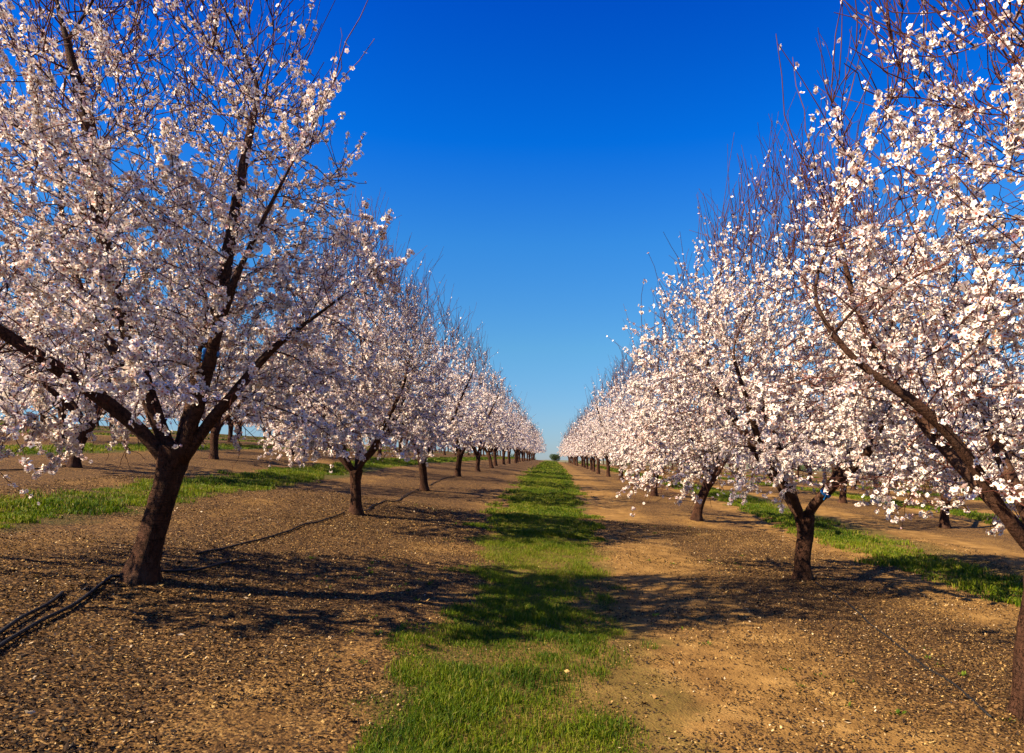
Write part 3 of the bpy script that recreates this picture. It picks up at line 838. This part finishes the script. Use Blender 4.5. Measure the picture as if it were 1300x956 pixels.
# ------------------------------------------------------------------ ribbons tied on two trees
def ribbon(tree_xyz, key, rot, sc, target, label):
    """a strip of tape wound round the branch nearest to a target point, with two hanging tails"""
    Np, rad = TEMPL[key][1]
    c, s = math.cos(rot), math.sin(rot)
    W = np.stack([Np[:, 0] * c - Np[:, 1] * s, Np[:, 0] * s + Np[:, 1] * c, Np[:, 2]], -1) * sc + np.array(tree_xyz)
    thick = np.where(rad > .022)[0]
    d = np.linalg.norm(W[thick] - np.array(target), axis=1); i = thick[d.argmin()]
    p = W[i]; nb = thick[np.argsort(np.linalg.norm(W[thick] - p, axis=1))[1]]
    ax = norm(W[nb] - p); r = rad[i] * sc + .006
    u = norm(np.cross(ax, [0.3, 1, .1])); v = np.cross(ax, u)
    a = Acc()
    m = 20; an = np.linspace(0, 2 * np.pi, m, endpoint=False)
    rings = []
    for off, rr in ((-.022, r), (-.02, r + .004), (.0, r + .006), (.02, r + .004), (.022, r)):
        rings.append(p + ax * off + (rr * (1 + .05 * np.sin(3 * an)))[:, None] * (np.cos(an)[:, None] * u + np.sin(an)[:, None] * v))
    V = np.concatenate(rings); ii = np.arange(5 * m).reshape(5, m)
    a.raw(V, np.stack([ii[:-1], np.roll(ii[:-1], -1, 1), np.roll(ii[1:], -1, 1), ii[1:]], -1).reshape(-1, 4))
    front = p + np.array([-.3, -1, 0]) / 1.044 * (r + .006)
    for dx, ln in ((-.02, .09), (.022, .06)):
        t = np.linspace(0, 1, 5)
        cpts = front + np.stack([dx * t * 1.5, -.012 * np.sin(t * 5), -ln * t], -1)
        w = np.array([.011, .002, .004])
        V = np.concatenate([cpts - w, cpts + w, cpts + w + [0, .002, 0], cpts - w + [0, .002, 0]])
        k = np.arange(4)
        q = []
        for s0, s1 in ((0, 1), (1, 2), (2, 3), (3, 0)):
            q.append(np.stack([s0 * 5 + k, s0 * 5 + k + 1, s1 * 5 + k + 1, s1 * 5 + k], -1))
        a.raw(V, np.concatenate(q))
    o = link('ribbon', a.mesh('ribbon', M_BLUE))
    tag(o, label, 'ribbon', 'blue ribbons tied to branches')
zl = gzf(-3.5, 5.81); zr = gzf(3.5, 9.5)
ribbon((-3.5, 5.81, zl), 'almond_front_left', 0, 1, (-3.5 + .55, 5.9, zl + 1.95), 'blue ribbon tied round an upright limb of the leaning front left tree')
ribbon((3.5, 9.5, zr), 'almond_forked', 0.4, .95, (3.72, 9.3, zr + 1.22), 'blue ribbon tied on a right hand limb above the second right tree fork')

# ------------------------------------------------------------------ bush and far woodland
def leaf_cloud(rng, centres, radii, n, size):
    V, A = [], []
    k = rng.randint(0, len(centres), n)
    d = norm(rng.standard_normal((n, 3))); rr = rng.uniform(.35, 1.0, n) ** .45
    p = centres[k] + d * radii[k] * rr[:, None]
    nn = norm(d + rng.standard_normal((n, 3)) * .7); u = norm(np.cross(nn, rng.standard_normal((n, 3)))); v = np.cross(nn, u)
    s = rng.uniform(.6, 1.2, n)[:, None] * size
    V = np.stack([p - u * s, p - v * s * .5, p + u * s, p + v * s * .5], 1).reshape(-1, 3)
    return V, np.arange(n * 4).reshape(-1, 4), np.repeat(rng.uniform(0, 1, n), 4)
def bush():
    rng = np.random.RandomState(5); x, y = .9, 168.0; z = gzf(x, y)
    root = bpy.data.objects.new('bush', None); COL.objects.link(root); root.location = (x, y, z)
    tag(root, 'round dark green bush alone at the far end of the grass alley', 'bush')
    cs = np.array([[rng.uniform(-.8, .8), rng.uniform(-.7, .7), rng.uniform(.7, 1.75)] for _ in range(16)])
    rd = rng.uniform(.45, .75, 16)[:, None] * np.array([[1, 1, .95]])
    V, Q, A = leaf_cloud(rng, cs, rd, 9000, .06)
    link('foliage', mesh_np('bush_foliage', V, [Q], M_LEAF, False, {'tone': A}), root)
    a = Acc()
    for k in range(6):
        an = k * 1.05; a.tube([(0.08 * math.cos(an), .08 * math.sin(an), -.1), (.3 * math.cos(an), .3 * math.sin(an), .6), (.6 * math.cos(an), .6 * math.sin(an), 1.3)], [.04, .03, .015], 5)
    link('stem', a.mesh('bush_stems', M_LIMB), root)
bush()
def woodland():
    rng = np.random.RandomState(8); cs, rd = [], []
    acc = Acc()
    for _ in range(260):
        y = rng.uniform(330, 520); x = rng.uniform(-320, 380)
        z = gzf(x, y); h = rng.uniform(6, 11.5)
        acc.tube([(x, y, z - .5), (x + .2, y, z + h * .4), (x, y, z + h * .75)], [.3, .22, .1], 5)
        for k in range(7):
            cs.append((x + rng.normal(0, 1.6), y + rng.normal(0, 1.6), z + h * rng.uniform(.35, .85))); r = rng.uniform(1.3, 2.5); rd.append((r, r, r * .85))
    V, Q, A = leaf_cloud(rng, np.array(cs), np.array(rd), 60000, .55)
    acc2_v = np.concatenate(acc.v); n0 = len(V)
    o = link('distant_woodland', mesh_np('distant_woodland', V, [Q], M_LEAF, False, {'tone': A}))
    tag(o, 'dark green line of far trees on the plain beyond the orchard', 'woodland', kind='stuff')
    link('trunks', acc.mesh('woodland_trunks', M_LIMB), o)['kind'] = 'stuff'
woodland()
